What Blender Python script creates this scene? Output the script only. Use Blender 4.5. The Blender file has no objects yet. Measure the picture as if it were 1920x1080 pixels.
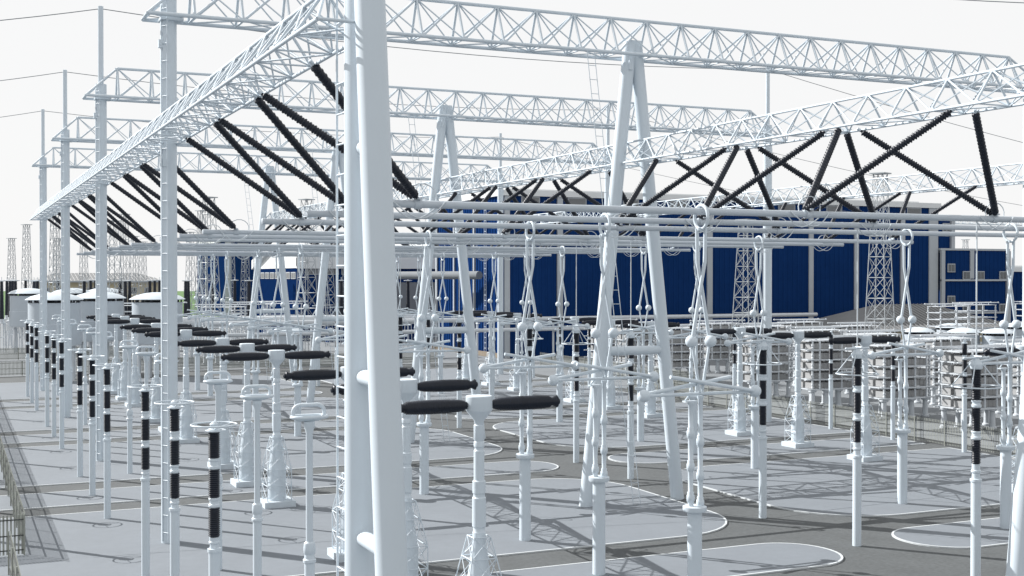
import bpy, math, random
from mathutils import Vector, Matrix
random.seed(7)
PI = math.pi
C = bpy.context.scene.collection
scene = bpy.context.scene

# ------------------------------------------------------------------ materials
def mat(name, col, rough=0.5, metal=0.0, noise=0.0, nscale=3.0, spec=0.5, bump=0.0, bscale=20.0, fine=None):
    m = bpy.data.materials.new(name); m.use_nodes = True
    nt = m.node_tree; b = nt.nodes['Principled BSDF']
    b.inputs['Roughness'].default_value = rough
    b.inputs['Metallic'].default_value = metal
    b.inputs['Specular IOR Level'].default_value = spec
    b.inputs['Base Color'].default_value = (*col, 1)
    tc = nt.nodes.new('ShaderNodeTexCoord')
    if noise > 0:
        n = nt.nodes.new('ShaderNodeTexNoise'); n.inputs['Scale'].default_value = nscale
        n.inputs['Detail'].default_value = 6; n.inputs['Roughness'].default_value = 0.65
        nt.links.new(tc.outputs['Object'], n.inputs['Vector'])
        r = nt.nodes.new('ShaderNodeValToRGB')
        r.color_ramp.elements[0].position = 0.3; r.color_ramp.elements[1].position = 0.72
        lo = tuple(c*(1-noise) for c in col); hi = tuple(min(1, c*(1+noise*0.6)) for c in col)
        r.color_ramp.elements[0].color = (*lo, 1); r.color_ramp.elements[1].color = (*hi, 1)
        nt.links.new(n.outputs['Fac'], r.inputs['Fac'])
        out = r.outputs['Color']
        if fine:
            n2 = nt.nodes.new('ShaderNodeTexNoise'); n2.inputs['Scale'].default_value = fine[0]; n2.inputs['Detail'].default_value = 4
            nt.links.new(tc.outputs['Object'], n2.inputs['Vector'])
            mr = nt.nodes.new('ShaderNodeMapRange')
            mr.inputs['From Min'].default_value = 0.3; mr.inputs['From Max'].default_value = 0.7
            mr.inputs['To Min'].default_value = 1-fine[1]; mr.inputs['To Max'].default_value = 1+fine[1]
            nt.links.new(n2.outputs['Fac'], mr.inputs['Value'])
            mx = nt.nodes.new('ShaderNodeVectorMath'); mx.operation = 'SCALE'
            nt.links.new(out, mx.inputs[0]); nt.links.new(mr.outputs[0], mx.inputs['Scale'])
            out = mx.outputs[0]
        nt.links.new(out, b.inputs['Base Color'])
    if bump > 0:
        n3 = nt.nodes.new('ShaderNodeTexNoise'); n3.inputs['Scale'].default_value = bscale; n3.inputs['Detail'].default_value = 5
        nt.links.new(tc.outputs['Object'], n3.inputs['Vector'])
        bp = nt.nodes.new('ShaderNodeBump'); bp.inputs['Strength'].default_value = bump; bp.inputs['Distance'].default_value = 0.02
        nt.links.new(n3.outputs['Fac'], bp.inputs['Height']); nt.links.new(bp.outputs['Normal'], b.inputs['Normal'])
    return m

M = dict(
    paint=mat('white_paint', (.535,.60,.655), .42, noise=.025, nscale=.6),
    steel=mat('galvanised_steel', (.52,.585,.64), .45, noise=.03, nscale=1.5),
    tube=mat('aluminium_tube', (.45,.50,.55), .5, noise=.05, nscale=1.0),
    lattice=mat('tower_steel', (.36,.39,.41), .5, noise=.08, nscale=2),
    black=mat('black_insulator', (.007,.0115,.022), .4, noise=.2, nscale=4, spec=.35),
    cable=mat('cable', (.16,.18,.20), .5, noise=.1),
    whitecable=mat('bare_conductor', (.55,.6,.64), .4, noise=.05),
    pad=mat('concrete', (.160,.179,.202), .85, noise=.07, nscale=.25, bump=.15, bscale=6, fine=(2.2,.03)),
    kerb=mat('kerb_paint', (.50,.53,.55), .7, noise=.08, nscale=2),
    gravel=mat('gravel_asphalt', (.077,.084,.088), .9, noise=.14, nscale=.5, bump=.4, bscale=9, fine=(5.0,.16)),
    apron=mat('far_pavement', (.17,.185,.20), .9, noise=.15, nscale=.06, fine=(1.0,.06)),
    grass=mat('grass_field', (.055,.135,.022), .95, noise=.2, nscale=.02, fine=(.6,.1)),
    slab=mat('foundation_concrete', (.52,.58,.63), .8, noise=.08, nscale=2),
    blue=mat('blue_cladding', (.0075,.032,.120), .95, spec=.0, noise=.10, nscale=.12, fine=(.9,.05)),
    trim=mat('grey_trim', (.37,.40,.43), .6, noise=.06, nscale=.6),
    roofwhite=mat('pale_roof', (.62,.64,.65), .55, noise=.05, nscale=.3),
    roofgrey=mat('grey_roof_sheet', (.17,.175,.18), .6, noise=.12, nscale=.6),
    beige=mat('beige_wall', (.50,.44,.30), .8, noise=.06, nscale=.5),
    brick=mat('brown_brick', (.20,.165,.125), .9, noise=.15, nscale=2),
    glass=mat('window_glass', (.05,.06,.07), .12, noise=.2, nscale=1, spec=.8),
    louvre=mat('grey_louvre', (.16,.165,.17), .55, noise=.1, nscale=1),
    greywall=mat('grey_wall_panel', (.20,.215,.23), .9, spec=.1, noise=.06, nscale=.4),
    picket=mat('palisade_steel', (.27,.285,.26), .55, noise=.12, nscale=2),
    rail=mat('fence_rail', (.05,.055,.055), .5, noise=.1, nscale=2),
    can=mat('capacitor_grey', (.33,.335,.34), .5, noise=.06, nscale=1.5),
    rack=mat('rack_white', (.53,.565,.60), .45, noise=.06, nscale=1),
    reactor=mat('reactor_shell', (.42,.47,.52), .45, noise=.05, nscale=.6),
)

# ------------------------------------------------------------------ mesh builder
class MB:
    def __init__(s): s.v=[]; s.f=[]; s.sm=[]
    def add(s, vs, fs, smooth=True):
        o=len(s.v); s.v += [tuple(p) for p in vs]
        for f in fs: s.f.append(tuple(i+o for i in f)); s.sm.append(smooth)
    def frame(s, d):
        d=Vector(d).normalized()
        up=Vector((0,0,1)) if abs(d.z)<.95 else Vector((0,1,0))
        a=d.cross(up).normalized(); b=d.cross(a).normalized()
        return d,a,b
    def rod(s, p, q, r, n=8, r2=None, caps=True):
        p=Vector(p); q=Vector(q)
        if (q-p).length<1e-6: return s
        r2=r if r2 is None else r2
        d,a,b=s.frame(q-p); vs=[]
        for c,rr in ((p,r),(q,r2)):
            for i in range(n):
                t=2*PI*i/n; vs.append(c+a*(math.cos(t)*rr)+b*(math.sin(t)*rr))
        s.add(vs,[(i,n+i,n+(i+1)%n,(i+1)%n) for i in range(n)], n>5)
        if caps: s.add(vs,[tuple(range(n)),tuple(range(2*n-1,n-1,-1))],False)
        return s
    def path(s, pts, r, n=8, closed=False, caps=True):
        pts=[Vector(p) for p in pts]; N=len(pts); vs=[]; pa=None
        for k,p in enumerate(pts):
            if closed: t=pts[(k+1)%N]-pts[k-1]
            else: t=pts[min(k+1,N-1)]-pts[max(k-1,0)]
            t.normalize()
            if pa is None: _,a,_=s.frame(t)
            else: a=(pa-t*pa.dot(t)).normalized()
            pa=a; b=t.cross(a)
            for i in range(n):
                w=2*PI*i/n; vs.append(p+a*(math.cos(w)*r)+b*(math.sin(w)*r))
        fs=[]
        for k in range(N if closed else N-1):
            k2=(k+1)%N
            for i in range(n): fs.append((k*n+i,k*n+(i+1)%n,k2*n+(i+1)%n,k2*n+i))
        s.add(vs,fs,True)
        if not closed and caps: s.add(vs,[tuple(range(n-1,-1,-1)),tuple(range((N-1)*n,N*n))],False)
        return s
    def lathe(s, prof, o=(0,0,0), axis=(0,0,1), n=20, smooth=True, sharp=.6):
        # prof: list of (r, t); duplicated points keep edges crisp
        d,a,b=s.frame(axis); o=Vector(o)
        seg=[]; cur=[prof[0]]
        for i in range(1,len(prof)):
            cur.append(prof[i])
            if i<len(prof)-1:
                v1=Vector((prof[i][0]-prof[i-1][0],prof[i][1]-prof[i-1][1])); v2=Vector((prof[i+1][0]-prof[i][0],prof[i+1][1]-prof[i][1]))
                if v1.length>0 and v2.length>0 and v1.angle(v2)>sharp: seg.append(cur); cur=[prof[i]]
        seg.append(cur)
        for c in seg:
            vs=[]
            for r,t in c:
                for i in range(n):
                    w=2*PI*i/n; vs.append(o+d*t+a*(math.cos(w)*r)+b*(math.sin(w)*r))
            fs=[]
            for k in range(len(c)-1):
                for i in range(n): fs.append((k*n+i,(k+1)*n+i,(k+1)*n+(i+1)%n,k*n+(i+1)%n))
            s.add(vs,fs,smooth)
        for (r,t),rev in ((prof[0],False),(prof[-1],True)):
            if r>1e-4:
                vs=[o+d*t+a*(math.cos(2*PI*i/n)*r)+b*(math.sin(2*PI*i/n)*r) for i in range(n)]
                s.add(vs,[tuple(range(n)) if not rev else tuple(range(n-1,-1,-1))],False)
        return s
    def box(s, c, d, rz=0):
        x,y,z=(t/2 for t in d); cs,sn=math.cos(rz),math.sin(rz)
        vs=[(c[0]+(i*x)*cs-(j*y)*sn, c[1]+(i*x)*sn+(j*y)*cs, c[2]+k*z) for i in(-1,1) for j in(-1,1) for k in(-1,1)]
        s.add(vs,[(0,1,3,2),(4,6,7,5),(0,4,5,1),(2,3,7,6),(0,2,6,4),(1,5,7,3)],False); return s
    def ball(s, c, r, n=14, m=9):
        return s.lathe([(r*math.sin(PI*k/m),-r*math.cos(PI*k/m)) for k in range(m+1)], c, (0,0,1), n, True, 9)
    def ring(s, c, R, r, axis=(0,0,1), n=32, m=8, sx=1.0):
        d,a,b=s.frame(axis)
        return s.path([Vector(c)+a*(math.cos(2*PI*i/n)*R)+b*(math.sin(2*PI*i/n)*R*sx) for i in range(n)], r, m, True)
    def prism(s, poly, z0, z1):
        n=len(poly); vs=[(x,y,z0) for x,y in poly]+[(x,y,z1) for x,y in poly]
        s.add(vs,[tuple(range(n-1,-1,-1)),tuple(range(n,2*n))],False)
        s.add(vs,[(i,(i+1)%n,n+(i+1)%n,n+i) for i in range(n)],False); return s
    def build(s, name, m, parent=None):
        me=bpy.data.meshes.new(name); me.from_pydata(s.v,[],s.f); me.update()
        me.polygons.foreach_set('use_smooth', s.sm)
        me.materials.append(M[m]); o=bpy.data.objects.new(name,me); C.objects.link(o)
        if parent: o.parent=parent
        return o

def thing(name,label,cat,loc=(0,0,0),rz=0,group=None):
    o=bpy.data.objects.new(name,None); o.empty_display_size=.3; C.objects.link(o)
    o.location=loc; o.rotation_euler=(0,0,rz); o['label']=label; o['category']=cat
    if group: o['group']=group
    return o
def tag(o,label,cat,group=None):
    o['label']=label; o['category']=cat
    if group: o['group']=group
    return o
def struct(o): o['kind']='structure'; return o
KIDS={}
def dup(root,loc,label,rz=None,group=None):
    r=root.copy(); C.objects.link(r); r.location=loc
    if rz is not None: r.rotation_euler=(0,0,rz)
    r['label']=label
    if group: r['group']=group
    for ch in kids(root):
        c=ch.copy(); C.objects.link(c); c.parent=r
        for g in kids(ch):
            d=g.copy(); C.objects.link(d); d.parent=c
    return r
def kids(o):
    if o.name not in KIDS: KIDS[o.name]=[c for c in bpy.data.objects if c.parent==o]
    return KIDS[o.name]
class Placer:
    def __init__(s,root): s.root=root; s.first=True
    def put(s,loc,label,rz=None,group=None):
        if s.first:
            s.first=False; kids(s.root)
            for c in list(kids(s.root)): kids(c)
            s.root.location=loc; s.root['label']=label
            if rz is not None: s.root.rotation_euler=(0,0,rz)
            if group: s.root['group']=group
            return s.root
        return dup(s.root,loc,label,rz,group)

# ------------------------------------------------------------------ grid of the yard
P=27.128; C0=43.772; S=7.014
def YP(b,p): return C0+P*b+S*p
YF=[28.65,57.03,84.16,111.30,138.42]
XC,XA,XR=9.0,32.95,61.4
BAY=['nearest bay','second bay','third bay','farthest bay']
PH={-1:'near phase',0:'middle phase',1:'far phase'}
FR=['nearest','second','third','fourth','farthest']

# ------------------------------------------------------------------ ground
def sheet(name,m,x0,y0,x1,y1,z):
    b=MB(); b.add([(x0,y0,z),(x1,y0,z),(x1,y1,z),(x0,y1,z)],[(0,1,2,3)],False); return struct(b.build(name,m))
# everything far is laid square to the camera heading, so build the big ground round the yard
sheet('ground','apron',-500,-120,900,900,-.02)
sheet('gravel_ground','gravel',-14,-5,66,160.2,-.008)
b=MB()
yaw=math.radians(24.456)
R_=Vector((math.cos(yaw),-math.sin(yaw),0)); F_=Vector((math.sin(yaw),math.cos(yaw),0))
q=[F_*345-R_*700,F_*345+R_*700,F_*1020+R_*1100,F_*1020-R_*1100]
b.add([(v.x,v.y,-.006) for v in q],[(0,1,2,3)],False)
struct(b.build('grass_field','grass'))
def rrect(x0,y0,x1,y1,rl,rr,inset=0,n=9):
    x0+=inset;y0+=inset;x1-=inset;y1-=inset; pts=[]
    for cx,cy,a0,r in ((x1,y0,-90,rr),(x1,y1,0,rr),(x0,y1,90,rl),(x0,y0,180,rl)):
        r=max(r-inset,0.0)
        sx=-1 if cx==x1 else 1; sy=-1 if cy==y1 else 1
        c=(cx+sx*r,cy+sy*r)
        if r<.05: pts.append((cx,cy)); continue
        for k in range(n+1):
            a=math.radians(a0+90*k/n); pts.append((c[0]+math.cos(a)*r,c[1]+math.sin(a)*r))
    return pts
def pad(x0,y0,x1,y1,rl,rr):
    o=rrect(x0,y0,x1,y1,rl,rr); i=rrect(x0,y0,x1,y1,rl,rr,.10)
    k=MB(); n=len(o); z0,z1=-.01,.055
    vs=[(x,y,z1) for x,y in o]+[(x,y,z1) for x,y in i]+[(x,y,z0) for x,y in o]+[(x,y,z0) for x,y in i]
    fs=[]
    for a in range(n):
        c=(a+1)%n
        fs+= [(a,c,n+c,n+a),(2*n+a,2*n+c,c,a),(n+a,n+c,3*n+c,3*n+a)]
    k.add(vs,fs,False); struct(k.build('kerb','kerb'))
    j=rrect(x0,y0,x1,y1,rl,rr,.105)
    m=MB(); m.add([(x,y,.045) for x,y in j],[tuple(range(len(j)))],False); struct(m.build('concrete_pad','pad'))
for b_ in range(-1,4):
    c=C0+P*b_
    if b_>=0:
        pad(-12,c-2.6,35.1,c+2.0,0,2.25); pad(39.3,c-2.6,63.6,c+2.0,2.25,0)
    y1=c+22.2 if b_<3 else 150
    pad(-12,c+4.7,35.3,y1,0,4.6); pad(39.0,c+4.7,63.6,y1,4.6,0)

# ------------------------------------------------------------------ lattice beams
def beam(length, pitch, zb, zt, hw, n, start, rc, rv, rd, name='lattice_beam'):
    """along local X; bottom chords y=+-hw, apex above; returns root empty"""
    root=thing(name,'x','beam')
    L0=0; L1=length
    for s in (-1,1):
        MB().rod((L0,s*hw,zb),(L1,s*hw,zb),rc,8).build('bottom_chord','steel',root)
    xs=[start+pitch*k for k in range(n)]
    MB().rod((xs[0],0,zt),(xs[-1],0,zt),rc,8).build('top_chord','steel',root)
    w=MB()
    for s in (-1,1):
        w.rod((L0,s*hw,zb),(xs[0],0,zt),rv,6); w.rod((L1,s*hw,zb),(xs[-1],0,zt),rv,6)
    for k,x in enumerate(xs):
        for s in (-1,1):
            w.rod((x,0,zt),(x,s*hw,zb),rv,6,caps=False)
            if k+1<n:
                w.rod((x,s*hw,zb),(xs[k+1],0,zt),rv*.85,6,caps=False)
                w.rod((x,0,zt),(xs[k+1],s*hw,zb),rd,5,caps=False)
    for x in xs: w.box((x,0,zt-.04),(.30,.05,.14))
    w.build('web_bracing','steel',root)
    f=MB()
    f.rod((L0,-hw,zb),(L0,hw,zb),rv,6); f.rod((L1,-hw,zb),(L1,hw,zb),rv,6)
    ex=[L0]+xs+[L1]
    for k,x in enumerate(ex):
        f.rod((x,-hw,zb),(x,hw,zb),rd,6,caps=False)
        if k+1<len(ex):
            s=1 if k%2 else -1
            f.rod((x,s*hw,zb),(ex[k+1],-s*hw,zb),rd,6,caps=False)
            if k%2==0: f.rod((x,-s*hw,zb),(ex[k+1],s*hw,zb),rd*.8,6,caps=False)
    for x in xs:
        for s in (-1,1): f.box((x,s*hw,zb+.04),(.30,.05,.14))
    f.build('bottom_bracing','steel',root)
    return root
tb=Placer(beam(53.9,2.158,23.6,25.55,.84,24,2.05,.092,.068,.038))
for i in (1,2,3,4):
    tb.put((7.98,YF[i],0),f'long white lattice cross beam carried on the {["","nearest visible","second","third","farthest"][i]} gantry frame',0,'lattice cross beams over the gantry frames')
tb.put((205,225,1),'distant lattice cross beam behind the annex at the right edge of the hall',0,'lattice cross beams over the gantry frames')
gb=Placer(beam(111.4,2.125,17.95,19.13,.80,52,2.15,.055,.045,.028,'lattice_girder'))
for x,l in ((8.56,'left'),(32.92,'middle'),(61.55,'right')):
    gb.put((x,27.9,0),f'{l} one of three low lattice girders running away above the tubular busbars',PI/2,'lattice girders running away from the camera')

# ------------------------------------------------------------------ gantry columns
def ladder(mb,a0,a1,w,z0,z1,step,r=.025,rr=.02):
    """a0,a1: base and top (x,y) of ladder centre; w: half width vector"""
    def at(z):
        t=(z-z0)/(z1-z0); return Vector((a0[0]+(a1[0]-a0[0])*t,a0[1]+(a1[1]-a0[1])*t,z))
    W=Vector((w[0],w[1],0))
    for s in (-1,1): mb.rod(at(z0)+W*s,at(z1)+W*s,r,6)
    z=z0+.4
    while z<z1-.1:
        mb.rod(at(z)-W,at(z)+W,rr,6,caps=False); z+=step
    return mb
def column():
    r=thing('gantry_column','x','column')
    MB().lathe([(.37,0),(.36,12),(.36,24.45),(.17,24.5)],n=28).build('shaft','paint',r)
    MB().lathe([(.175,24.45),(.17,29.5),(.02,29.55)],n=16).build('mast','paint',r)
    MB().box((.1,0,23.5),(1.0,.9,.12)).box((0,.42,18.3),(.3,.3,.5)).box((-.36,-.1,22.4),(.2,.25,.35)).build('beam_bracket','paint',r)
    ladder(MB(),(-.24,-.36),(-.24,-.36),(-.10,.17),.15,24.1,.78).build('ladder','paint',r)
    return r
cp=Placer(column())
for i in range(1,5):
    cp.put((XC,YF[i],0),f'tall white tubular column with mast, left line, {["","first","second","third","fourth"][i]} beyond the near pair of legs',0,'tall gantry columns with masts')
for i in range(1,5):
    cp.put((XR,YF[i],0),f'tall white tubular column with mast, right line, {["","nearest at the right edge","second","third","farthest"][i]} from camera',PI,'tall gantry columns with masts')
# near corner support: upright leg, inclined leg
r=thing('gantry_frame','nearest white tubular leg pair in the foreground with crossbars and a ladder','gantry',(XC,YF[0],0))
MB().lathe([(.37,0),(.365,24.4),(.2,24.5)],n=36).build('upright_leg','paint',r)
MB().rod((0,-2.95,0),(0,-.12,24.4),.365,36).build('inclined_leg','paint',r)
for z in (5.75,9.6,15.05):
    y=-2.95+2.83*z/24.4
    MB().rod((0,y+.1,z),(0,-.3,z),.19,20).build('crossbar','paint',r)
ladder(MB(),(-.36,.28),(-.36,.28),(-.02,.33),.1,24,.735,.03,.024).build('ladder','paint',r)
MB().rod((0,0,24.4),(0,0,29.5),.17,14).build('mast','paint',r)
def aframe():
    r=thing('gantry_frame','x','gantry')
    for s in (-1,1): MB().rod((s*2.8,0,0),(s*.16,0,24.35),.355,28).build('leg','paint',r)
    MB().box((0,0,24.2),(.8,.5,.5)).build('head_plate','paint',r); MB().box((-.33,-.3,23.1),(.22,.25,.5)).build('bracket','paint',r)
    MB().rod((-1.85,0,8.08),(1.85,0,8.08),.24,20).build('crossbar','paint',r)
    b=MB()
    for s in (-1,1):
        b.rod((s*1.2,-.42,15.2),(s*.95,.42,15.2),.05,6).ring((s*1.15,0,15.2),.37,.03,(0,0,1),16,4)
    b.build('clamps','paint',r)
    ladder(MB(),(-.25,-.9),(-3.0,-.9),(.21,0),.1,23.6,.72,.022,.018).build('ladder','paint',r)
    return r
ap=Placer(aframe())
for i in range(0,5):
    ap.put((XA,YF[i],0),f'white tubular A frame with crossbar, {["at the bottom right corner of the view","first","second","third","farthest"][i]}{"" if i==0 else " in the middle line of the yard"}',0,'A frame gantry legs')

# shield wires
def sagline(a,b_,sag,n=14):
    a=Vector(a);b_=Vector(b_); return [a.lerp(b_,k/n)-Vector((0,0,sag*4*(k/n)*(1-k/n))) for k in range(n+1)]
for i in range(1,5):
    y=YF[i]
    b=MB(); b.path(sagline((XC,y,29.35),(XR,y,29.05),.9),.028,4); b.path(sagline((XC,y,29.35),(-18,y,25.2),.5),.028,4); b.path(sagline((XR,y,29.05),(120,y,20.5),.6),.025,4)
    tag(b.build('shield_wire','cable'),f'thin sagging wire strung between the mast tops of the {["","nearest","second","third","farthest"][i]} frame','wire','shield wires between masts')

# ------------------------------------------------------------------ busbars
TZ=14.28
for b_ in range(4):
    for p in (-1,0,1):
        y=YP(b_,p)
        r=thing('busbar','pale tubular busbar hung across the yard, %s, %s of three'%(BAY[b_],{-1:'nearest',0:'middle',1:'farthest'}[p]),'busbar',(0,y,TZ),0,'tubular busbars hung from V strings')
        MB().rod((11.8,0,0),(58.25,0,0),.122,16).build('tube','tube',r)
        MB().lathe([(.06,-.03),(.135,0),(.135,.12)],(11.77,0,0),(1,0,0),14).build('end_cap','tube',r); MB().lathe([(.135,-.12),(.135,0),(.06,.03)],(58.28,0,0),(1,0,0),14).build('end_cap','tube',r)
        for X in (13.45,28.6,37.7,56.5):
            m=MB()
            m.lathe([(.16,-.12),(.16,.12)],(X,0,0),(1,0,0),14)
            m.box((X,0,.17),(.12,.5,.06))
            m.build('clamp','tube',r)
            m=MB()
            for s in (-1,1):
                pts=[(X+.3*s*0+math.sin(t)*.9-.1,s*(.10+.16*math.sin(t*1.0)),.12-.0-.62*math.sin(t)*(1 if t<PI else .3)) for t in [k*PI/10 for k in range(11)]]
                pts=[(X-.9+1.8*k/10,s*(.13+.22*math.sin(PI*k/10)),.10-.55*math.sin(PI*k/10)) for k in range(11)]
                m.path(pts,.022,5)
            m.path([(X+.2+.5*math.cos(t),.16,.25+.42*math.sin(t)) for t in [k*PI/9*1.2-.3 for k in range(10)]],.022,5)
            m.build('jumper_loop','whitecable',r)

# V insulator strings
def string_mesh(L):
    # shaft with sheds along +Z, length L
    prof=[(.02,0),(.05,.02),(.05,.12)]
    t=.14; k=0
    while t<L-.2:
        R=.145 if k%2==0 else .127
        prof+=[(.10,t),(R,t+.03),(R,t+.06),(.10,t+.085)]; t+=.10; k+=1
    prof+=[(.05,L-.14),(.05,L-.02),(.02,L)]
    return MB().lathe(prof,n=12,sharp=9)
def vec_place(o,a,b_):
    a=Vector(a);b_=Vector(b_); o.location=a; o.rotation_mode='QUATERNION'; o.rotation_quaternion=(b_-a).to_track_quat('Z','Y')
SL=(Vector((9.2,3.1,17.93))-Vector((13.4,0,14.45))).length
sproto=None
def vstring(a,b_,label):
    global sproto
    if sproto is None:
        root=thing('insulator_string','x','insulator')
        string_mesh(SL).build('sheds','black',root)
        MB().lathe([(.04,-.12),(.06,-.1),(.06,.05)],n=8).build('end_fitting','paint',root); MB().lathe([(.06,SL-.05),(.06,SL+.1),(.03,SL+.14)],n=8).build('end_fitting','paint',root)
        kids(root); sproto=root; r=root
    else:
        r=sproto.copy(); C.objects.link(r)
        for ch in kids(sproto):
            c=ch.copy(); C.objects.link(c); c.parent=r
    r['label']=label; r['group']='black V insulator strings'
    vec_place(r,a,b_)
for g,(xt,xb,nm) in enumerate(((9.2,13.42,'left girder'),(32.55,28.55,'middle girder, left side'),(33.6,37.72,'middle girder, right side'),(60.9,56.6,'right girder'))):
    for b_ in range(4):
        if g==3 and b_==0: pass
        for p in (-1,0,1):
            for s,sn in ((-1,'near'),(1,'far')):
                y=YP(b_,p)
                vstring((xt,y+3.1*s,17.93),(xb,y+.06*s,14.47),f'black ribbed insulator string, {nm}, {BAY[b_]}, {PH[p]}, {sn} arm of V')

# ------------------------------------------------------------------ ribbed insulator helper
def ribbed(mb,R,z0,z1,pitch=.075,depth=.045,o=(0,0),n=16,axis=(0,0,1),origin=None):
    k=max(3,int(round((z1-z0)/pitch))); dz=(z1-z0)/k; prof=[(R*.8,z0)]
    for i in range(k):
        z=z0+dz*i; prof+=[(R-depth,z+dz*.1),(R,z+dz*.5),(R,z+dz*.66),(R-depth,z+dz*.95)]
    prof.append((R*.8,z1))
    return mb.lathe(prof,(o[0],o[1],0) if origin is None else origin,axis,n,True,9)

# arrester (left row)
def arrester(ringed=True,name='surge_arrester'):
    r=thing(name,'x','arrester')
    MB().lathe([(.165,0),(.165,3.92)],n=20).build('pedestal','paint',r)
    MB().lathe([(.20,3.9),(.20,3.99),(.135,4.0),(.125,4.12),(.16,4.15),(.16,4.2),(.14,4.22),(.15,4.33)],n=18).build('flange','paint',r)
    for z0,z1 in ((4.35,5.2),(5.5,6.33),(6.66,7.42)):
        h=MB(); ribbed(h,.175,z0,z1,.06,.035); h.build('housing','black',r)
    for z0,z1 in ((5.2,5.5),(6.33,6.66)):
        MB().lathe([(.14,z0),(.165,z0+.03),(.165,z0+.09),(.135,z0+.12),(.135,z1-.1),(.16,z1-.07),(.16,z1-.02),(.14,z1)],n=18).build('joint','paint',r)
    c=MB().lathe([(.15,7.42),(.19,7.45),(.19,7.5),(.1,7.56),(.13,7.66),(.02,7.74)],n=18); c.build('top_cap','paint',r)
    if ringed:
        g=MB().ring((0,0,7.64),.66,.028,n=40,m=8).ring((.05,0,7.47),.28,.022,n=24,m=6)
        for k in range(3):
            a=2*PI*k/3+.5; g.rod((.12*math.cos(a),.12*math.sin(a),7.52),(.66*math.cos(a),.66*math.sin(a),7.63),.018,6)
        g.build('grading_ring','paint',r)
    return r
a1=Placer(arrester(True))
for b_ in range(4):
    for p in (-1,0,1):
        a1.put((7.08,YP(b_,p),0),f'ringed black and white banded arrester, left row, {BAY[b_]}, {PH[p]}',0,'banded arresters along the left')
for b_ in (1,2,3):
    for p in (-1,0,1):
        a1.put((-.22,70.9+27.3*(b_-1)+8.0*p,0),f'ringed banded arrester beyond the fence, just off the left edge, {BAY[b_]}, {PH[p]}',0,'banded arresters beyond the left fence')
a3=Placer(arrester(False,'post_arrester'))
for b_ in range(0,4):
    for p in (-1,0,1):
        a3.put((62.9,YP(b_,p),0),f'plain banded black and white post beside the right fence, {BAY[b_]}, {PH[p]}',0,'banded posts beside the right fence')

# caged arrester (centre row)
def caged():
    r=thing('caged_arrester','x','arrester')
    MB().lathe([(.195,0),(.195,3.95)],n=20).build('pedestal','paint',r)
    MB().lathe([(.23,3.93),(.23,4.03),(.16,4.05),(.15,4.25),(.19,4.3),(.19,4.36),(.16,4.4),(.16,4.62)],n=18).build('flange','paint',r)
    for z0,z1,R in ((4.64,5.57,.185),(5.93,6.83,.185),(7.15,8.35,.20)):
        h=MB(); ribbed(h,R,z0,z1,.065,.04); h.build('housing','black',r)
    for z0,z1 in ((5.57,5.93),(6.83,7.15)):
        MB().lathe([(.15,z0),(.2,z0+.04),(.2,z0+.12),(.16,z0+.15),(.16,z1-.1),(.19,z1-.07),(.19,z1-.02),(.15,z1)],n=18).build('joint','paint',r)
    MB().lathe([(.2,8.35),(.24,8.38),(.25,8.55),(.14,8.72),(.08,8.78)],n=18).build('top_cap','paint',r)
    g=MB().ring((0,0,7.67),.92,.03,n=44,m=8)
    for k in range(4):
        a=PI/2*k+.6; g.rod((.16*math.cos(a),.16*math.sin(a),8.66),(.92*math.cos(a),.92*math.sin(a),7.68),.025,6)
    g.build('grading_ring','paint',r)
    MB().rod((-.62,0,8.8),(.62,0,8.8),.045,8).rod((0,-.3,8.86),(0,.3,8.86),.035,8).ball((-.62,0,8.8),.06,8,6).ball((.62,0,8.8),.06,8,6).build('terminal_bar','paint',r)
    return r
a2=Placer(caged())
for b_ in range(4):
    for p in (-1,0,1):
        y=YP(b_,p)
        a2.put((36.8,y,0),f'tall banded arrester under a wide open ring, centre road, {BAY[b_]}, {PH[p]}',0,'caged arresters along the centre road')
        tag(MB().rod((36.8,y,8.85),(36.8,y,14.17),.03,6).build('dropper_wire','whitecable'),f'thin vertical dropper from busbar to ringed arrester, {BAY[b_]}, {PH[p]}','wire','vertical droppers to the caged arresters')

# oval-ring post insulator
def ovalpost():
    r=thing('post_insulator','x','insulator')
    MB().lathe([(.155,0),(.155,3.3)],n=20).build('pedestal','paint',r)
    MB().lathe([(.155,3.3),(.2,3.32),(.2,3.4),(.165,3.43),(.15,3.55),(.18,3.6),(.185,3.75),(.165,3.9),(.12,3.95)],n=18).build('flange','paint',r)
    h=MB(); h.lathe([(.11,3.93),(.105,7.25),(.16,7.42),(.165,7.5),(.165,7.6)],n=16); h.build('column','paint',r)
    def stad(L,W,r_,f):
        pts=[]
        for k in range(10): a=-PI/2+PI*k/9; pts.append(f(L/2-W/2+W/2*math.cos(a),W/2*math.sin(a)))
        for k in range(10): a=PI/2+PI*k/9; pts.append(f(-L/2+W/2+W/2*math.cos(a),W/2*math.sin(a)))
        return MB().path(pts,r_,8,True)
    stad(1.08,.60,.06,lambda u,v:(u,v,7.74)).build('corona_ring','paint',r)
    stad(.98,.44,.06,lambda u,v:(u-.02,.0,7.88+v)).build('corona_ring','paint',r)
    return r
op=Placer(ovalpost())
for b_ in range(4):
    for p in (-1,0,1):
        op.put((9.95,YP(b_,p),0),f'slim white post topped by twin oval corona rings, {BAY[b_]}, {PH[p]}',0,'oval ring posts')

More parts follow.
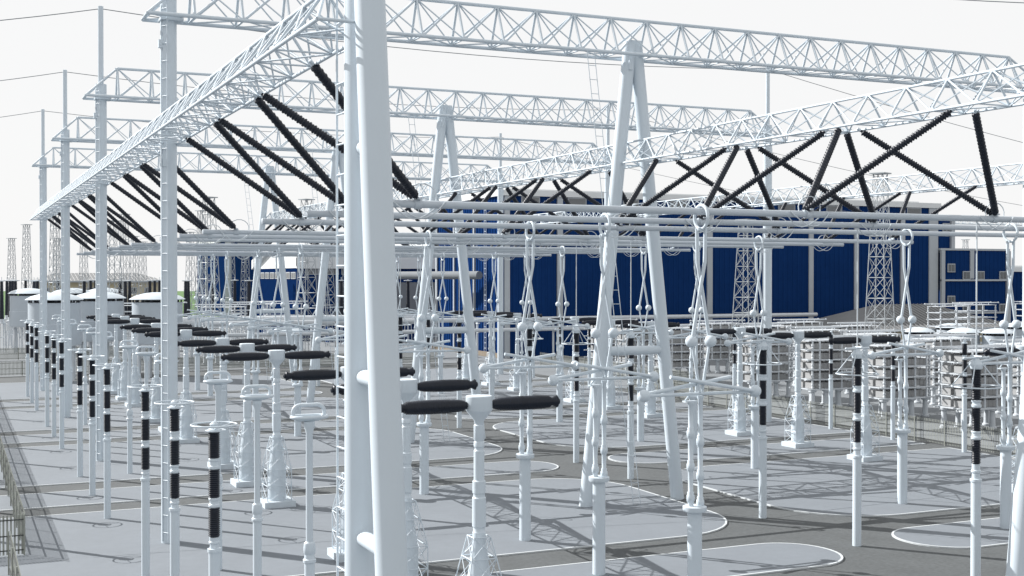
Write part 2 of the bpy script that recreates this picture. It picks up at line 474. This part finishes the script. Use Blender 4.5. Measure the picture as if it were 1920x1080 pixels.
# live tank circuit breaker, T shape
def breaker():
    r=thing('circuit_breaker','x','breaker')
    MB().box((0,0,.14),(1.62,1.62,.42)).build('foundation_slab','slab',r)
    MB().lathe([(.46,.35),(.46,1.75),(.40,2.2),(.22,3.45),(.215,3.75)],n=24).build('tank','paint',r)
    MB().lathe([(.215,3.75),(.195,3.78),(.195,3.92),(.225,3.94),(.225,4.86),(.19,4.9),(.19,5.0),(.215,5.02),(.215,5.4),(.175,5.44),(.175,6.38),(.145,6.42),(.145,6.5),(.175,6.52),(.175,6.66),(.15,6.7),(.175,6.74),(.175,7.2),(.14,7.24)],n=20).build('support_insulator','paint',r)
    MB().lathe([(.14,7.2),(.17,7.36),(.41,7.66),(.43,7.7),(.43,8.14),(.41,8.16)],n=32,sharp=.5).build('head','paint',r)
    for s in (-1,1):
        h=MB()
        prof=[]; L=2.36
        def env(u):
            if u<.05: return .13+.05*(u/.05)
            if u<.12: return .18+.025*((u-.05)/.07)
            if u<.86: return .205+.03*math.sin(PI*(u-.12)/.74)
            if u<.915: return .20-.07*((u-.86)/.055)
            return .13+.09*((u-.915)/.085)
        n=42
        for i in range(n):
            u=i/n; R=env(u)
            if abs(u-.34)<.006: prof+=[(R-.05,u*L),(R-.05,(u+.015)*L)]; continue
            prof+=[(R-.035,u*L),(R,u*L+L/n*.45),(R,u*L+L/n*.6)]
        prof=[(.09,0)]+prof+[(.21,L),(.08,L+.03)]
        h.lathe(prof,(s*.43,0,7.86),(s,0,0),16,True,9); ch=h.build('interrupter','black',r)
        MB().lathe([(.1,L),(.1,L+.09),(.04,L+.12)],(s*.43,0,7.86),(s,0,0),12).build('terminal','black',ch)
    f=MB(); lv=[(3.62,.29),(2.95,.43),(1.98,.63),(1.15,.63),(.35,.63)]
    rr=.018
    for i in range(len(lv)):
        z,h_=lv[i]; cs=[(h_,h_),(-h_,h_),(-h_,-h_),(h_,-h_)]
        for k in range(4):
            a,c=cs[k],cs[(k+1)%4]
            if i<4: f.rod((*a,z),(*c,z),rr*1.15,5)
            if i+1<len(lv):
                z2,h2=lv[i+1]; cs2=[(h2,h2),(-h2,h2),(-h2,-h2),(h2,-h2)]
                f.rod((*a,z),(*cs2[k],z2),rr*1.2,5); f.rod((*a,z),(*cs2[(k+1)%4],z2),rr*.8,5); f.rod((*c,z),(*cs2[k],z2),rr*.8,5)
    f.build('lattice_guard','paint',r)
    MB().rod((-.25,-.25,8.12),(.25,.25,8.12),.03,6).box((0,0,8.12),(.3,.3,.06)).build('top_fitting','paint',r)
    return r
bp=Placer(breaker())
for X,side in ((15.55,'left'),(54.35,'right')):
    for b_ in range(4):
        for p in (-1,0,1):
            bp.put((X,YP(b_,p),0),f'T shaped breaker with twin black arms, {side} row, {BAY[b_]}, {PH[p]}',0,'T shaped circuit breakers')

# pantograph disconnector
def panto():
    r=thing('disconnector','x','disconnector')
    MB().lathe([(.26,0),(.255,3.78)],n=24).build('pedestal','paint',r)
    MB().lathe([(.40,3.78),(.42,3.82),(.42,3.95),(.38,3.97)],n=24).build('base_flange','paint',r)
    for x,bz,top in ((-.17,(4.25,5.35,6.5),7.62),(.23,(4.05,5.0,6.2),7.82)):
        prof=[(.12,3.96)]
        for z in bz:
            prof+=[(.095,z-.2),(.11,z-.14),(.14,z-.1),(.145,z),(.14,z+.1),(.11,z+.14),(.12,z+.2),(.09,z+.24)]
        prof+=[(.088,top-.12),(.12,top-.08),(.12,top)]
        MB().lathe(prof,(x,0,0),n=16,sharp=1.2).build('support_insulator','paint',r)
    MB().box((-.2,0,7.64),(.5,.22,.05)).rod((-.4,0,7.66),(-.15,.1,7.85),.035,6).build('drive_plate','paint',r)
    g=MB()
    g.rod((-2.05,0,7.9),(2.5,0,7.88),.06,10)
    g.rod((-2.05,.08,7.93),(1.55,.08,8.43),.07,10); g.rod((2.55,-.08,7.9),(-1.05,-.08,8.52),.07,10)
    g.build('base_arms','paint',r)
    for x in (-2.05,2.55): MB().ball((x,0,7.9),.22,16,10).build('corona_ball','paint',r)
    X=.25
    for s in (-1,1):
        a=MB()
        a.path([(X+s*.07,s*.04,7.95),(X+s*.40,s*.04,9.73)],.055,8)
        a.path([(X+s*.40,s*.05,9.73),(X+s*.03,s*.05,11.75),(X-s*.12,s*.05,12.5),(X-s*.14,s*.05,13.68)],.068,8)
        a.build('scissor_arm','paint',r)
        MB().ball((X+s*.40,0,9.73),.215,16,10).build('corona_ball','paint',r)
    MB().ring((X,0,14.08),.42,.06,(1,0,0),36,8).box((X,0,13.66),(.34,.16,.1)).build('contact_ring','paint',r)
    return r
pp=Placer(panto())
for X,side in ((23.75,'left'),(45.7,'right')):
    for b_ in range(4):
        for p in (-1,0,1):
            pp.put((X,YP(b_,p),0),f'white scissor disconnector hooked to its busbar, {side} row, {BAY[b_]}, {PH[p]}',0,'pantograph disconnectors under the busbars')

# ------------------------------------------------------------------ fences
def fence(x0,y0,x1,y1,label,h=1.8,pw=.075,gap=.15,m='picket'):
    a=Vector((x0,y0,0)); b_=Vector((x1,y1,0)); L=(b_-a).length; d=(b_-a).normalized(); ang=math.atan2(d.y,d.x)
    r=thing('palisade_fence',label,'fence',(x0,y0,0),ang,'palisade fences')
    p=MB(); k=0; x=.08
    while x<L:
        p.box((x,0,h/2+.04),(pw,.012,h-.1)); x+=gap
    p.build('pickets',m,r)
    for z in (.28,h-.22,h*.5): MB().box((L/2,.04,z),(L,.04,.05)).build('rail','rail',r)
    n=max(2,int(L/3)+1)
    for i in range(min(n,90)):
        MB().box((L*i/(min(n,90)-1),.07,h/2),(.06,.06,h+.02)).build('post',m,r)
fence(2.95,57.2,2.95,140,'long palisade fence along the left side of the arrester row',pw=.05)
fence(2.9,57.0,-6,57.0,'short palisade fence turning the corner at the lower left edge')
fence(2.2,30,2.2,53.4,'near palisade fence section at the bottom left corner')
fence(-8,78.5,2.6,78.5,'cross palisade fence at the left edge behind the corner fence')
fence(-4,160.5,62,160.5,'far palisade fence closing the back of the yard')
fence(-6,191,30,191,'farther palisade fence in front of the cylindrical reactors')
fence(64.2,58,64.2,112,'palisade fence between the breaker row and the capacitor racks',pw=.045)
fence(64.2,112,72.5,112,'short palisade fence stepping right behind the breakers',pw=.045)
fence(72.5,112,72.5,150,'palisade fence running back towards the blue hall corner',pw=.045)

# ------------------------------------------------------------------ lattice masts
def mast(h,w0,w1,n,r=.05,plat=True):
    t=thing('lattice_mast','x','tower')
    b=MB(); cn=lambda w:[(w/2,w/2),(-w/2,w/2),(-w/2,-w/2),(w/2,-w/2)]
    for (sx,sy) in ((1,1),(-1,1),(-1,-1),(1,-1)):
        MB().rod((sx*w0/2,sy*w0/2,0),(sx*w1/2,sy*w1/2,h),r*1.3,5).build('leg','lattice',t)
    for i in range(n+1):
        z=h*i/n; w=w0+(w1-w0)*i/n; c=cn(w)
        for k in range(4):
            if i>0: b.rod((*c[k],z),(*c[(k+1)%4],z),r,4)
            if i<n:
                c2=cn(w0+(w1-w0)*(i+1)/n); z2=h*(i+1)/n
                b.rod((*c[k],z),(*c2[(k+1)%4],z2),r*.8,4); b.rod((*c[(k+1)%4],z),(*c2[k],z2),r*.8,4)
    b.build('bracing','lattice',t)
    if plat: MB().box((0,0,h+.05),(w1+.7,w1+.7,.12)).build('top_plate','lattice',t)
    return t
m1=Placer(mast(22,1.9,.9,10,.04)); m2=Placer(mast(22,2.9,1.15,10,.042))
def w(px,d): # world point on the ground for an azimuth/depth read off the plan
    f=2320.6; r=(px-960)/f*d; v=R_*r+F_*d; return v
for pl,l in ((m1,[(22,262,.91,'first from the left edge'),(50,240,1.0,'second from the left edge, taller'),(103,200,1.0,'between the third and fourth columns'),(108,255,.9,'thin one just behind the third column gap'),(157,255,.93,'behind the striped roof, left half'),(234,235,1.08,'right of the second column'),(252,262,.93,'paired right of the second column'),(268,280,.9,'shorter one near the striped roof end'),(357,250,.95,'just right of the first ladder column'),(378,210,1.05,'in front of the far blue hall edge'),(432,240,.9,'before the far blue hall'),(460,262,.85,'thin, right of the far blue hall window bay'),(1250,330,.85,'far one above the hall roof left'),(1810,300,.95,'far one over the annex')]),
             (m2,[(210,165,.88,'wide one beside the second column'),(392,178,1.06,'tallest one before the far blue hall'),(575,190,1.08,'tall one before the control building'),(612,215,.8,'shorter one before the control building'),(655,230,.8,'one hidden behind the near legs'),(1398,152,.86,'one in front of the big blue hall'),(1650,142,1.08,'tallest one in front of the big blue hall')])):
    for px,d,sc,tx in l:
        v=w(px,d); o=pl.put((v.x,v.y,0),f'grey lattice mast, {tx}',.4,'grey lattice masts'); o.scale=(1,1,sc)

# ------------------------------------------------------------------ black bushings far left
def bushing():
    t=thing('bushing_post','x','insulator')
    b=MB()
    for s in (-1,1):
        for u in (-1,1): b.rod((s*.5,u*.5,0),(s*.35,u*.35,4.6),.07,5)
    b.rod((-.45,-.4,2.4),(.45,.4,2.4),.05,4); b.rod((.45,-.4,2.4),(-.45,.4,2.4),.05,4)
    b.build('stand','rack',t)
    MB().lathe([(.55,4.55),(.55,4.7),(.4,4.75),(.34,5.3)],n=12).build('base','rack',t)
    h=MB(); k=26; prof=[(.2,5.3)]
    for i in range(k):
        z=5.3+5.9*i/k; R=.40-.13*i/k; prof+=[(R-.08,z),(R,z+.1),(R,z+.14)]
    prof.append((.15,11.2)); h.lathe(prof,n=12,sharp=9); h.build('sheds','black',t)
    MB().lathe([(.2,11.2),(.7,11.3),(.7,11.38),(.1,11.42)],n=14).rod((0,0,11.4),(0,0,11.9),.05,6).build('top_cap','rack',t)
    return t
bu=Placer(bushing())
ORD='leftmost second third fourth fifth sixth seventh eighth ninth tenth eleventh twelfth thirteenth fourteenth fifteenth sixteenth seventeenth eighteenth nineteenth twentieth twenty-first twenty-second twenty-third twenty-fourth rightmost'.split()
for i,(px,d) in enumerate(sorted([(3,195),(13,215),(19,205),(24,218),(29,208),(48,235),(64,200),(70,214),(108,206),(158,198),(170,225),(179,232),(225,203),(235,196),(243,206),(281,210),(290,222),(299,230),(348,200),(353,208),(398,214),(467,205),(440,225),(640,215),(765,208)])):
    v=w(px,d); bu.put((v.x,v.y,0),f'black ribbed bushing on a pale stand, far switchyard, {ORD[i]}{"" if i in (0,24) else " from the left"}',.3,'black bushings in the far switchyard')

# ------------------------------------------------------------------ domed cylindrical reactors
def reactor(R,z0,z1,ztop):
    t=thing('domed_reactor','x','reactor')
    n=40
    MB().lathe([(R*.93,z0),(R*.93,z0+(z1-z0)*.45),(R*.90,z0+(z1-z0)*.47),(R*.90,z1-.32)],n=n).build('shell','reactor',t)
    b=MB()
    for k in range(16):
        a=2*PI*k/16; b.box((R*.87*math.cos(a),R*.87*math.sin(a),z1-.15),(.1,.3,.4),a)
    b.lathe([(R*.5,z1-.4),(R*.5,z1+.1)],n=20).build('spacer_ring','black',t)
    MB().lathe([(R,z1),(R,z1+.06),(R*.8,z1+(ztop-z1)*.5),(R*.5,z1+(ztop-z1)*.82),(R*.2,ztop-.02),(0.01,ztop)],n=n,sharp=.9).build('dome','paint',t)
    for k in range(8):
        a=2*PI*k/8+.2; MB().rod((R*.7*math.cos(a),R*.7*math.sin(a),0),(R*.7*math.cos(a),R*.7*math.sin(a),z0+.02),.14,8).build('leg','rack',t)
    MB().lathe([(R*.9,z0-.15),(R*.9,z0)],n=n).build('base_ring','rack',t)
    return t
rl=Placer(reactor(3.2,4.2,9.3,10.15))
for px,d,tx in ((102,143,'between the third and fourth columns'),(186,153,'between the second and third columns'),(295,146,'beside the first ladder column'),(55,196,'behind, at the far left'),(135,200,'behind, second from left'),(196,205,'behind, half hidden by the second column')):
    v=w(px,d); rl.put((v.x,v.y,0),f'grey cylindrical reactor with white dome, {tx}',0,'domed cylindrical reactors on the left')
rs=Placer(reactor(2.2,1.9,4.5,5.15))
for i,(px,d) in enumerate([(1700,187),(1632,190),(1722,168),(1783,182),(1808,166),(1872,164),(540,170),(1910,185)]):
    v=w(px,d); rs.put((v.x,v.y,0),'small domed reactor, '+['behind the right scissor balls','left below the hip roof','right of the two scissor balls','in the right group, rear left','in the right group, front middle','beside the column at the right edge','on the left behind the busbar posts','behind the right edge column'][i],0,'small domed reactors')

# ------------------------------------------------------------------ capacitor racks
def rack(tiers=5,w_=5.0,dp=2.6,z0=1.7,dz=.9,full=True):
    t=thing('capacitor_rack','x','capacitor rack')
    for sx in (-1,-.33,.33,1):
        for sy in (-1,1):
            MB().lathe([(.34,0),(.34,.14),(.24,.2),(.2,z0-.3),(.36,z0-.24),(.36,z0-.06)],(sx*w_/2*.9,sy*dp/2*.8,0),n=8).build('support_leg','rack',t)
    for i in range(tiers):
        z=z0+dz*i
        b=MB()
        for sy in (-1,1):
            if full: b.path([(-w_/2-.55+(w_+1.1)*k/12, sy*(dp/2+.55*math.sin(PI*k/12)), z) for k in range(13)],.065,6)
            b.box((0,sy*dp/2,z),(w_+.5,.1,.12))
        if full:
            for k in range(4):
                for sy in (-1,1): b.rod((-w_/2+w_*(k+.5)/4,sy*(dp/2+.3),z),(-w_/2+w_*(k+.5)/4,sy*(dp/2+.3),z+dz*.93),.085,8)
        for k in range(5): b.box((-w_/2+w_*k/4,0,z-.01),(.08,dp-.12,.1))
        for sx in (-1,1):
            for sy in (-1,1): b.lathe([(.09,z+.06),(.13,z+.18),(.08,z+.28),(.13,z+.42),(.08,z+.55),(.1,z+dz-.06)],(sx*w_/2*.98,sy*dp/2,0),n=8)
        b.build('tray','rack',t)
        if full:
            for sy in (-1,1):
                c=MB()
                for k in range(11):
                    c.box((-w_/2*.88+w_*.88*k/10,sy*dp*.25,z+.06+.27),(.415,.95,.52))
                    c.rod((-w_/2*.88+w_*.88*k/10,sy*dp*.25-.15*sy,z+.56),(-w_/2*.88+w_*.88*k/10,sy*dp*.25-.15*sy,z+.68),.035,5)
                c.build('capacitor_row','can',t)
    zt=z0+dz*tiers
    b=MB()
    for y in (-dp*.3,dp*.3): b.rod((-w_/2-1.0,y,zt+.25),(w_/2+1.0,y,zt+.25),.07,8).ball((-w_/2-1.0,y,zt+.25),.12,8,6).ball((w_/2+1.0,y,zt+.25),.12,8,6)
    for sx in (-1,0,1): b.rod((sx*w_/3,-dp*.3,zt-.1),(sx*w_/3,-dp*.3,zt+.25),.05,6).rod((sx*w_/3,dp*.3,zt-.1),(sx*w_/3,dp*.3,zt+.25),.05,6)
    b.box((0,0,zt-.08),(w_+.4,dp,.06)).build('top_busbar','rack',t)
    return t
rk=Placer(rack())
pos=[(74,74),(74,83),(74,92.5),(74,102),(76,121),(76,130),(77,139),(86,80),(86,90),(86,100),(87,110),(88,121),(88,131),(99,118),(100,130)]
for i,(x,y) in enumerate(pos):
    rw='front' if x<80 else ('second' if x<92 else ('third' if x<105 else 'rear'))
    n=[q for q in pos if abs(q[0]-x)<4]; k=n.index((x,y))
    rk.put((x,y,0),f'white tiered capacitor rack, {rw} row, {["nearest","second","third","fourth","fifth","sixth","farthest"][k]} from camera',0,'tiered capacitor racks on the right')
ro=Placer(rack(6,5.4,2.4,2.2,.95,False))
for i,(x,y) in enumerate([(128,133),(138,138),(140,126),(152,140)]):
    ro.put((x,y,0),'open tall tiered insulator rack, '+['left one before the annex','second one before the annex','nearest one before the annex','rightmost one before the annex'][i],0,'open insulator racks before the annex')
# side bank of racks on the far left yard
for i,(px,d) in enumerate([(230,178),(300,182),(420,170),(470,186),(530,192)]):
    v=w(px,d); ro.put((v.x,v.y,0),'open tiered rack in the far left yard, '+['behind the second column','behind the first column','right of the first column','below the far hall','left of the small domed reactor'][i],0,'open racks in the far left yard')

# ------------------------------------------------------------------ buildings
def corrugated(mb,x0,y0,x1,y1,z0,z1,pitch=.95,dep=.10):
    a=Vector((x0,y0)); b_=Vector((x1,y1)); L=(b_-a).length; d=(b_-a).normalized(); nrm=Vector((d.y,-d.x))
    n=int(L/pitch); pts=[]; p=L/n
    for i in range(n):
        for u,o in ((0,0),(.45,0),(.55,1),(.9,1)): pts.append(a+d*(p*(i+u))+nrm*(dep*o))
    pts.append(b_)
    vs=[(q.x,q.y,z0) for q in pts]+[(q.x,q.y,z1) for q in pts]; N=len(pts)
    mb.add(vs,[(i,i+1,N+i+1,N+i) for i in range(N-1)],False)
def hall(name,label,X0,Y0,X1,Y1,H,pil,wins,depthpil=(),win_z=(22.6,23.7)):
    r=thing(name,label,'building')
    m=MB(); corrugated(m,X0,Y0,X1,Y0,0,H-.5); corrugated(m,X0,Y1,X0,Y0,0,H-.5); corrugated(m,X1,Y0,X1,Y1,0,H-.5); corrugated(m,X1,Y1,X0,Y1,0,H-.5)
    m.build('wall','blue',r)
    m=MB(); m.box(((X0+X1)/2,(Y0+Y1)/2,H-.1),(X1-X0+.9,Y1-Y0+.9,.85)); m.box(((X0+X1)/2,(Y0+Y1)/2,H+.5),((X1-X0)*.96,(Y1-Y0)*.8,.5)); m.build('roof','roofwhite',r)
    for x,wd in pil: MB().box((x,Y0-.12,(H-.55)/2),(wd,.36,H-.55)).build('pilaster','trim',r)
    for y,wd in depthpil: MB().box((X0-.12,y,(H-.55)/2),(.36,wd,H-.55)).build('pilaster','trim',r)
    for x0,x1 in wins:
        f=MB().box(((x0+x1)/2,Y0-.14,sum(win_z)/2),(x1-x0+.3,.2,win_z[1]-win_z[0]+.3)).build('window','trim',r)
        g=MB()
        k=7
        for i in range(k):
            z=win_z[0]+(win_z[1]-win_z[0])*(i+.5)/k; g.box(((x0+x1)/2,Y0-.27,z),(x1-x0,.06,(win_z[1]-win_z[0])/k*.75))
        g.build('louvre','louvre',f)
    return r
h1=hall('converter_hall','huge dark blue corrugated hall with pale roof line behind the yard',74,165.6,156.7,193,24.4,
     [(74.45,.8),(83.1,.9),(109.6,1.0),(129.4,.9),(138.8,.9),(148.8,.9),(155.6,2.0)],
     [(76.9,79.6),(84.6,87.4),(94,96.5),(102.5,105.2),(123,126),(132.7,135.6),(149.9,152.7)],[(166.1,.9),(176.5,.4),(184.8,.4),(192.6,.6)])
tag(MB().rod((66,196,12.2),(72.6,171.5,12.2),.62,20).build('bus_duct','greywall'),'thick grey horizontal duct jutting past the lit side of the big blue hall','duct','wall ducts of the blue halls')
m=MB(); ladder(m,(73.6,171.6),(73.6,171.6),(0,.35),0,23.5,.8,.05,.04); 
m.build('ladder','paint',h1)
MB().box((73.55,180,.35),(.4,27,.7)).build('brick_plinth','brick',h1)
r=thing('annex','blue annex with small pale windows and stepped roof at the right end of the hall','building')
m=MB(); corrugated(m,156.8,165.0,172.7,165.0,0,16.6); corrugated(m,172.7,165.0,172.7,190,0,16.6); corrugated(m,156.8,166,160.3,166,16.6,22.3); corrugated(m,160.3,166,160.3,185,16.6,22.3); m.build('wall','blue',r)
MB().box((164.8,177.6,16.75),(16.2,25.6,.35)).box((158.5,175.5,22.45),(4.0,19.6,.4)).build('roof','trim',r)
MB().box((172.5,164.85,8.3),(.9,.4,16.5)).box((163.9,164.88,14.1),(.9,.34,4.9)).box((164.6,164.86,11.35),(15.6,.36,.3)).box((160.2,165.7,19.5),(.8,.5,5.6)).box((157.2,164.85,8.3),(.8,.42,16.5)).box((164.6,164.86,5.6),(15.6,.36,.3)).build('trim_band','trim',r)
for x,z in ((159.1,13.5),(162.6,12.2),(165.9,12.2),(171.2,12.2),(159.1,7.9),(162.6,6.4),(165.9,6.4),(171.2,6.4),(158.9,20.6)):
    yy=164.9 if z<17 else 165.9
    f=MB().box((x,yy-.12,z),(1.7,.16,1.5)).build('window','trim',r)
    MB().box((x-.38,yy-.23,z),(.6,.06,1.2)).box((x+.38,yy-.23,z),(.6,.06,1.2)).build('pane','glass',f)
hall('far_blue_building','low blue building glimpsed at the right edge behind the annex',184,185,225,215,13.5,[(184.6,1),(205,.8)],[],(),(10,11))
hall('far_converter_hall','distant blue hall seen between the columns on the left',75.5,374.7,150,420,23.0,[(76.4,1.6),(86.0,.9),(101,.9),(118,.9)],[(79.5,82.5),(91,94),(105,108)],[(389,1.0),(404,1.0)],(20.6,22.0))
# control building between the halls
r=thing('control_building','mid distance building with blue and grey walls under a wide white gable roof','building')
X0,Y0,X1,Y1=59.4,226,90,262
m=MB(); corrugated(m,X0,Y0,X1,Y0,10.9,14.2,.8); corrugated(m,X0,Y1,X0,Y0,0,13.6,.8); corrugated(m,X0,Y0,66.5,Y0,0,10.9,.8); m.build('blue_wall','blue',r)
MB().box(((66.5+X1)/2,Y0+.15,5.45),(X1-66.5,.3,10.9)).box(((X0+X1)/2,Y1,7),(X1-X0,.3,14)).box((X1,(Y0+Y1)/2,7),(.3,Y1-Y0,14)).build('grey_wall','greywall',r)
m=MB(); vs=[]
for y,zz in ((Y0-.8,14.2),((Y0+Y1)/2,18.6),(Y1+.8,14.2)):
    vs+=[(X0-.8,y,zz-.7),(X0-.8,y,zz+1.2),(X1+.8,y,zz+1.2),(X1+.8,y,zz-.7)]
m.add(vs,[(0,1,5,4),(4,5,9,8),(1,2,6,5),(5,6,10,9),(2,3,7,6),(6,7,11,10),(3,0,4,7),(7,4,8,11),(0,3,2,1),(8,9,10,11)],False)
for xx in (X0-.1,X1+.1): m.add([(xx,Y0,13.6),(xx,Y1,13.6),(xx,(Y0+Y1)/2,18.4)],[(0,1,2)],False)
m.box(((X0+X1)/2,(Y0+Y1)/2,13.7),(X1-X0,Y1-Y0-.6,.2))
m.box(((X0+X1)/2,Y0-.5,15.4),(X1-X0+1.6,.5,3.0)).build('roof','roofwhite',r)
for i in range(7):
    f=MB().box((X0-.14,Y0+4+4.2*i,12.2),(.2,3.3,1.3)).build('window','trim',r)
    MB().box((X0-.26,Y0+3.25+4.2*i,12.2),(.06,1.2,1.0)).box((X0-.26,Y0+4.75+4.2*i,12.2),(.06,1.2,1.0)).build('pane','louvre',f)
for i in range(4):
    f=MB().box((X0+2.6+3.4*i,Y0-.14,13.0),(2.9,.2,1.3)).build('window','trim',r)
    MB().box((X0+1.9+3.4*i,Y0-.26,13.0),(1.2,.06,1.0)).box((X0+3.3+3.4*i,Y0-.26,13.0),(1.2,.06,1.0)).build('pane','louvre',f)
for x in (69.5,77,84):
    d=MB().box((x,Y0-.1,2.6),(4.2,.2,5.2)).build('door','trim',r)
tag(MB().box((72,221,1.6),(18,3,3.2)).box((72,221,3.3),(18.6,3.6,.25)).build('low_shed','blue'),'low blue shed against the grey wall of the control building','shed')
# hip roofed buildings
def hip(name,label,x0,y0,x1,y1,ze,zr,inset,wallm,eav=1.2):
    r=thing(name,label,'building')
    MB().box(((x0+x1)/2,(y0+y1)/2,ze/2-.05),(x1-x0,y1-y0,ze-.1)).build('wall',wallm,r)
    m=MB(); a=(x0-eav,y0-eav,ze);b_=(x1+eav,y0-eav,ze);c=(x1+eav,y1+eav,ze);d=(x0-eav,y1+eav,ze); ym=(y0+y1)/2
    e=(x0+inset,ym,zr);f=(x1-inset,ym,zr)
    m.add([a,b_,c,d,e,f],[(0,1,5,4),(1,2,5),(2,3,4,5),(3,0,4),(0,3,2,1)],False)
    m.build('roof','roofgrey',r)
    ribs=MB(); n=int((x1-x0+2*eav)/.8)
    A=Vector(a);B=Vector(b_);E=Vector(e);F=Vector(f)
    for i in range(1,n):
        x=A.x+(B.x-A.x)*i/n
        if x<E.x: t=(x-A.x)/(E.x-A.x)
        elif x>F.x: t=(B.x-x)/(B.x-F.x)
        else: t=1
        ribs.rod((x,A.y,ze+.05),(x,A.y+(ym-A.y)*t,ze+(zr-ze)*t+.05),.07,4,caps=False)
    ribs.build('roof_ribs','roofgrey',r)
    MB().box(((x0+x1)/2,y0-eav,ze-.05),(x1-x0+2*eav,.16,.35)).box((x0-eav,ym,ze-.05),(.16,y1-y0+2*eav,.35)).build('eaves_board','trim',r)
    n=int((x1-x0)/3.2)
    for i in range(n):
        xx=x0+1.6+3.2*i
        for z in ((ze*.72,) if ze<6 else (ze*.8,ze*.45)):
            q=MB().box((xx,y0-.05,z),(1.5,.14,1.5)).build('window','trim',r)
            MB().box((xx,y0-.14,z),(1.2,.06,1.2)).build('pane','glass',q)
    return r
hip('hip_roof_building','beige building under a long grey ribbed hip roof on the far left',18.5,300,45.5,322,10.9,12.85,4.0,'beige')
hip('hip_roof_building','low building with a broad grey ribbed hip roof in front of the blue hall',121,142,149,158,4.2,7.7,8.6,'beige')

# large white pipes along the hall foot
for y,z,rad,l in ((160.9,5.9,.32,'upper of two long white pipes running before the blue hall'),(160.9,4.4,.26,'lower of two long white pipes running before the blue hall')):
    t=thing('gas_duct',l,'pipe',(0,y,z),0,'white gas ducts before the hall')
    MB().rod((30,0,0),(127,0,0),rad,14).build('pipe','rack',t)
    for x in range(32,120,12):
        if z>5: MB().rod((x,.5,-z),(x,.5,.3),.16,8).box((x,.3,-.5),(.3,.8,.15)).build('support','rack',t)
        else: MB().box((x,.22,-.32),(.2,.5,.1)).build('bracket','rack',t)
t=thing('gas_duct','thick pale duct at the back of the yard below the far hall','pipe',(0,176,5.6),0,'white gas ducts before the hall')
MB().rod((20,0,0),(66,0,0),.75,18).build('pipe','rack',t)
for x in range(22,66,9): MB().rod((x,.9,-5.6),(x,.9,.3),.2,8).build('support','rack',t)

# ------------------------------------------------------------------ world, sun, camera
EXPO=.62; WS=.955/2**EXPO
wd=bpy.data.worlds.new('World'); scene.world=wd; wd.use_nodes=True
nt=wd.node_tree; bg=nt.nodes['Background']
EL=math.radians(34.0); AZ=(-.632,.775)
sky=nt.nodes.new('ShaderNodeTexSky'); sky.sky_type='NISHITA'; sky.sun_disc=False
sky.sun_elevation=EL; sky.sun_rotation=math.atan2(AZ[0],AZ[1])
sc_=nt.nodes.new('ShaderNodeVectorMath'); sc_.operation='SCALE'; sc_.inputs['Scale'].default_value=.06
mx=nt.nodes.new('ShaderNodeMix'); mx.data_type='RGBA'; mx.inputs[0].default_value=.97
nt.links.new(sky.outputs[0],sc_.inputs[0]); nt.links.new(sc_.outputs[0],mx.inputs[6]); mx.inputs[7].default_value=(WS,WS,WS,1)
nt.links.new(mx.outputs[2],bg.inputs['Color']); bg.inputs['Strength'].default_value=1.0
sl=bpy.data.lights.new('Sun','SUN'); sl.energy=5.0; sl.angle=math.radians(.12); sl.color=(1,.98,.95)
so=bpy.data.objects.new('Sun',sl); C.objects.link(so)
sd=Vector((AZ[0]*math.cos(EL),AZ[1]*math.cos(EL),math.sin(EL)))
so.rotation_euler=sd.to_track_quat('Z','Y').to_euler(); so.location=sd*200

cam=bpy.data.cameras.new('Camera'); co=bpy.data.objects.new('Camera',cam); C.objects.link(co)
cam.sensor_width=36; cam.lens=2320.63/1920*36; cam.clip_end=5000; cam.clip_start=.1
co.location=(0,0,12)
pit=math.radians(.53)
fw=(F_*math.cos(pit)-Vector((0,0,1))*math.sin(pit))
co.rotation_euler=fw.to_track_quat('-Z','Y').to_euler()
scene.camera=co
scene.view_settings.view_transform='Standard'; scene.view_settings.look='None'
scene.view_settings.exposure=EXPO; scene.view_settings.gamma=1
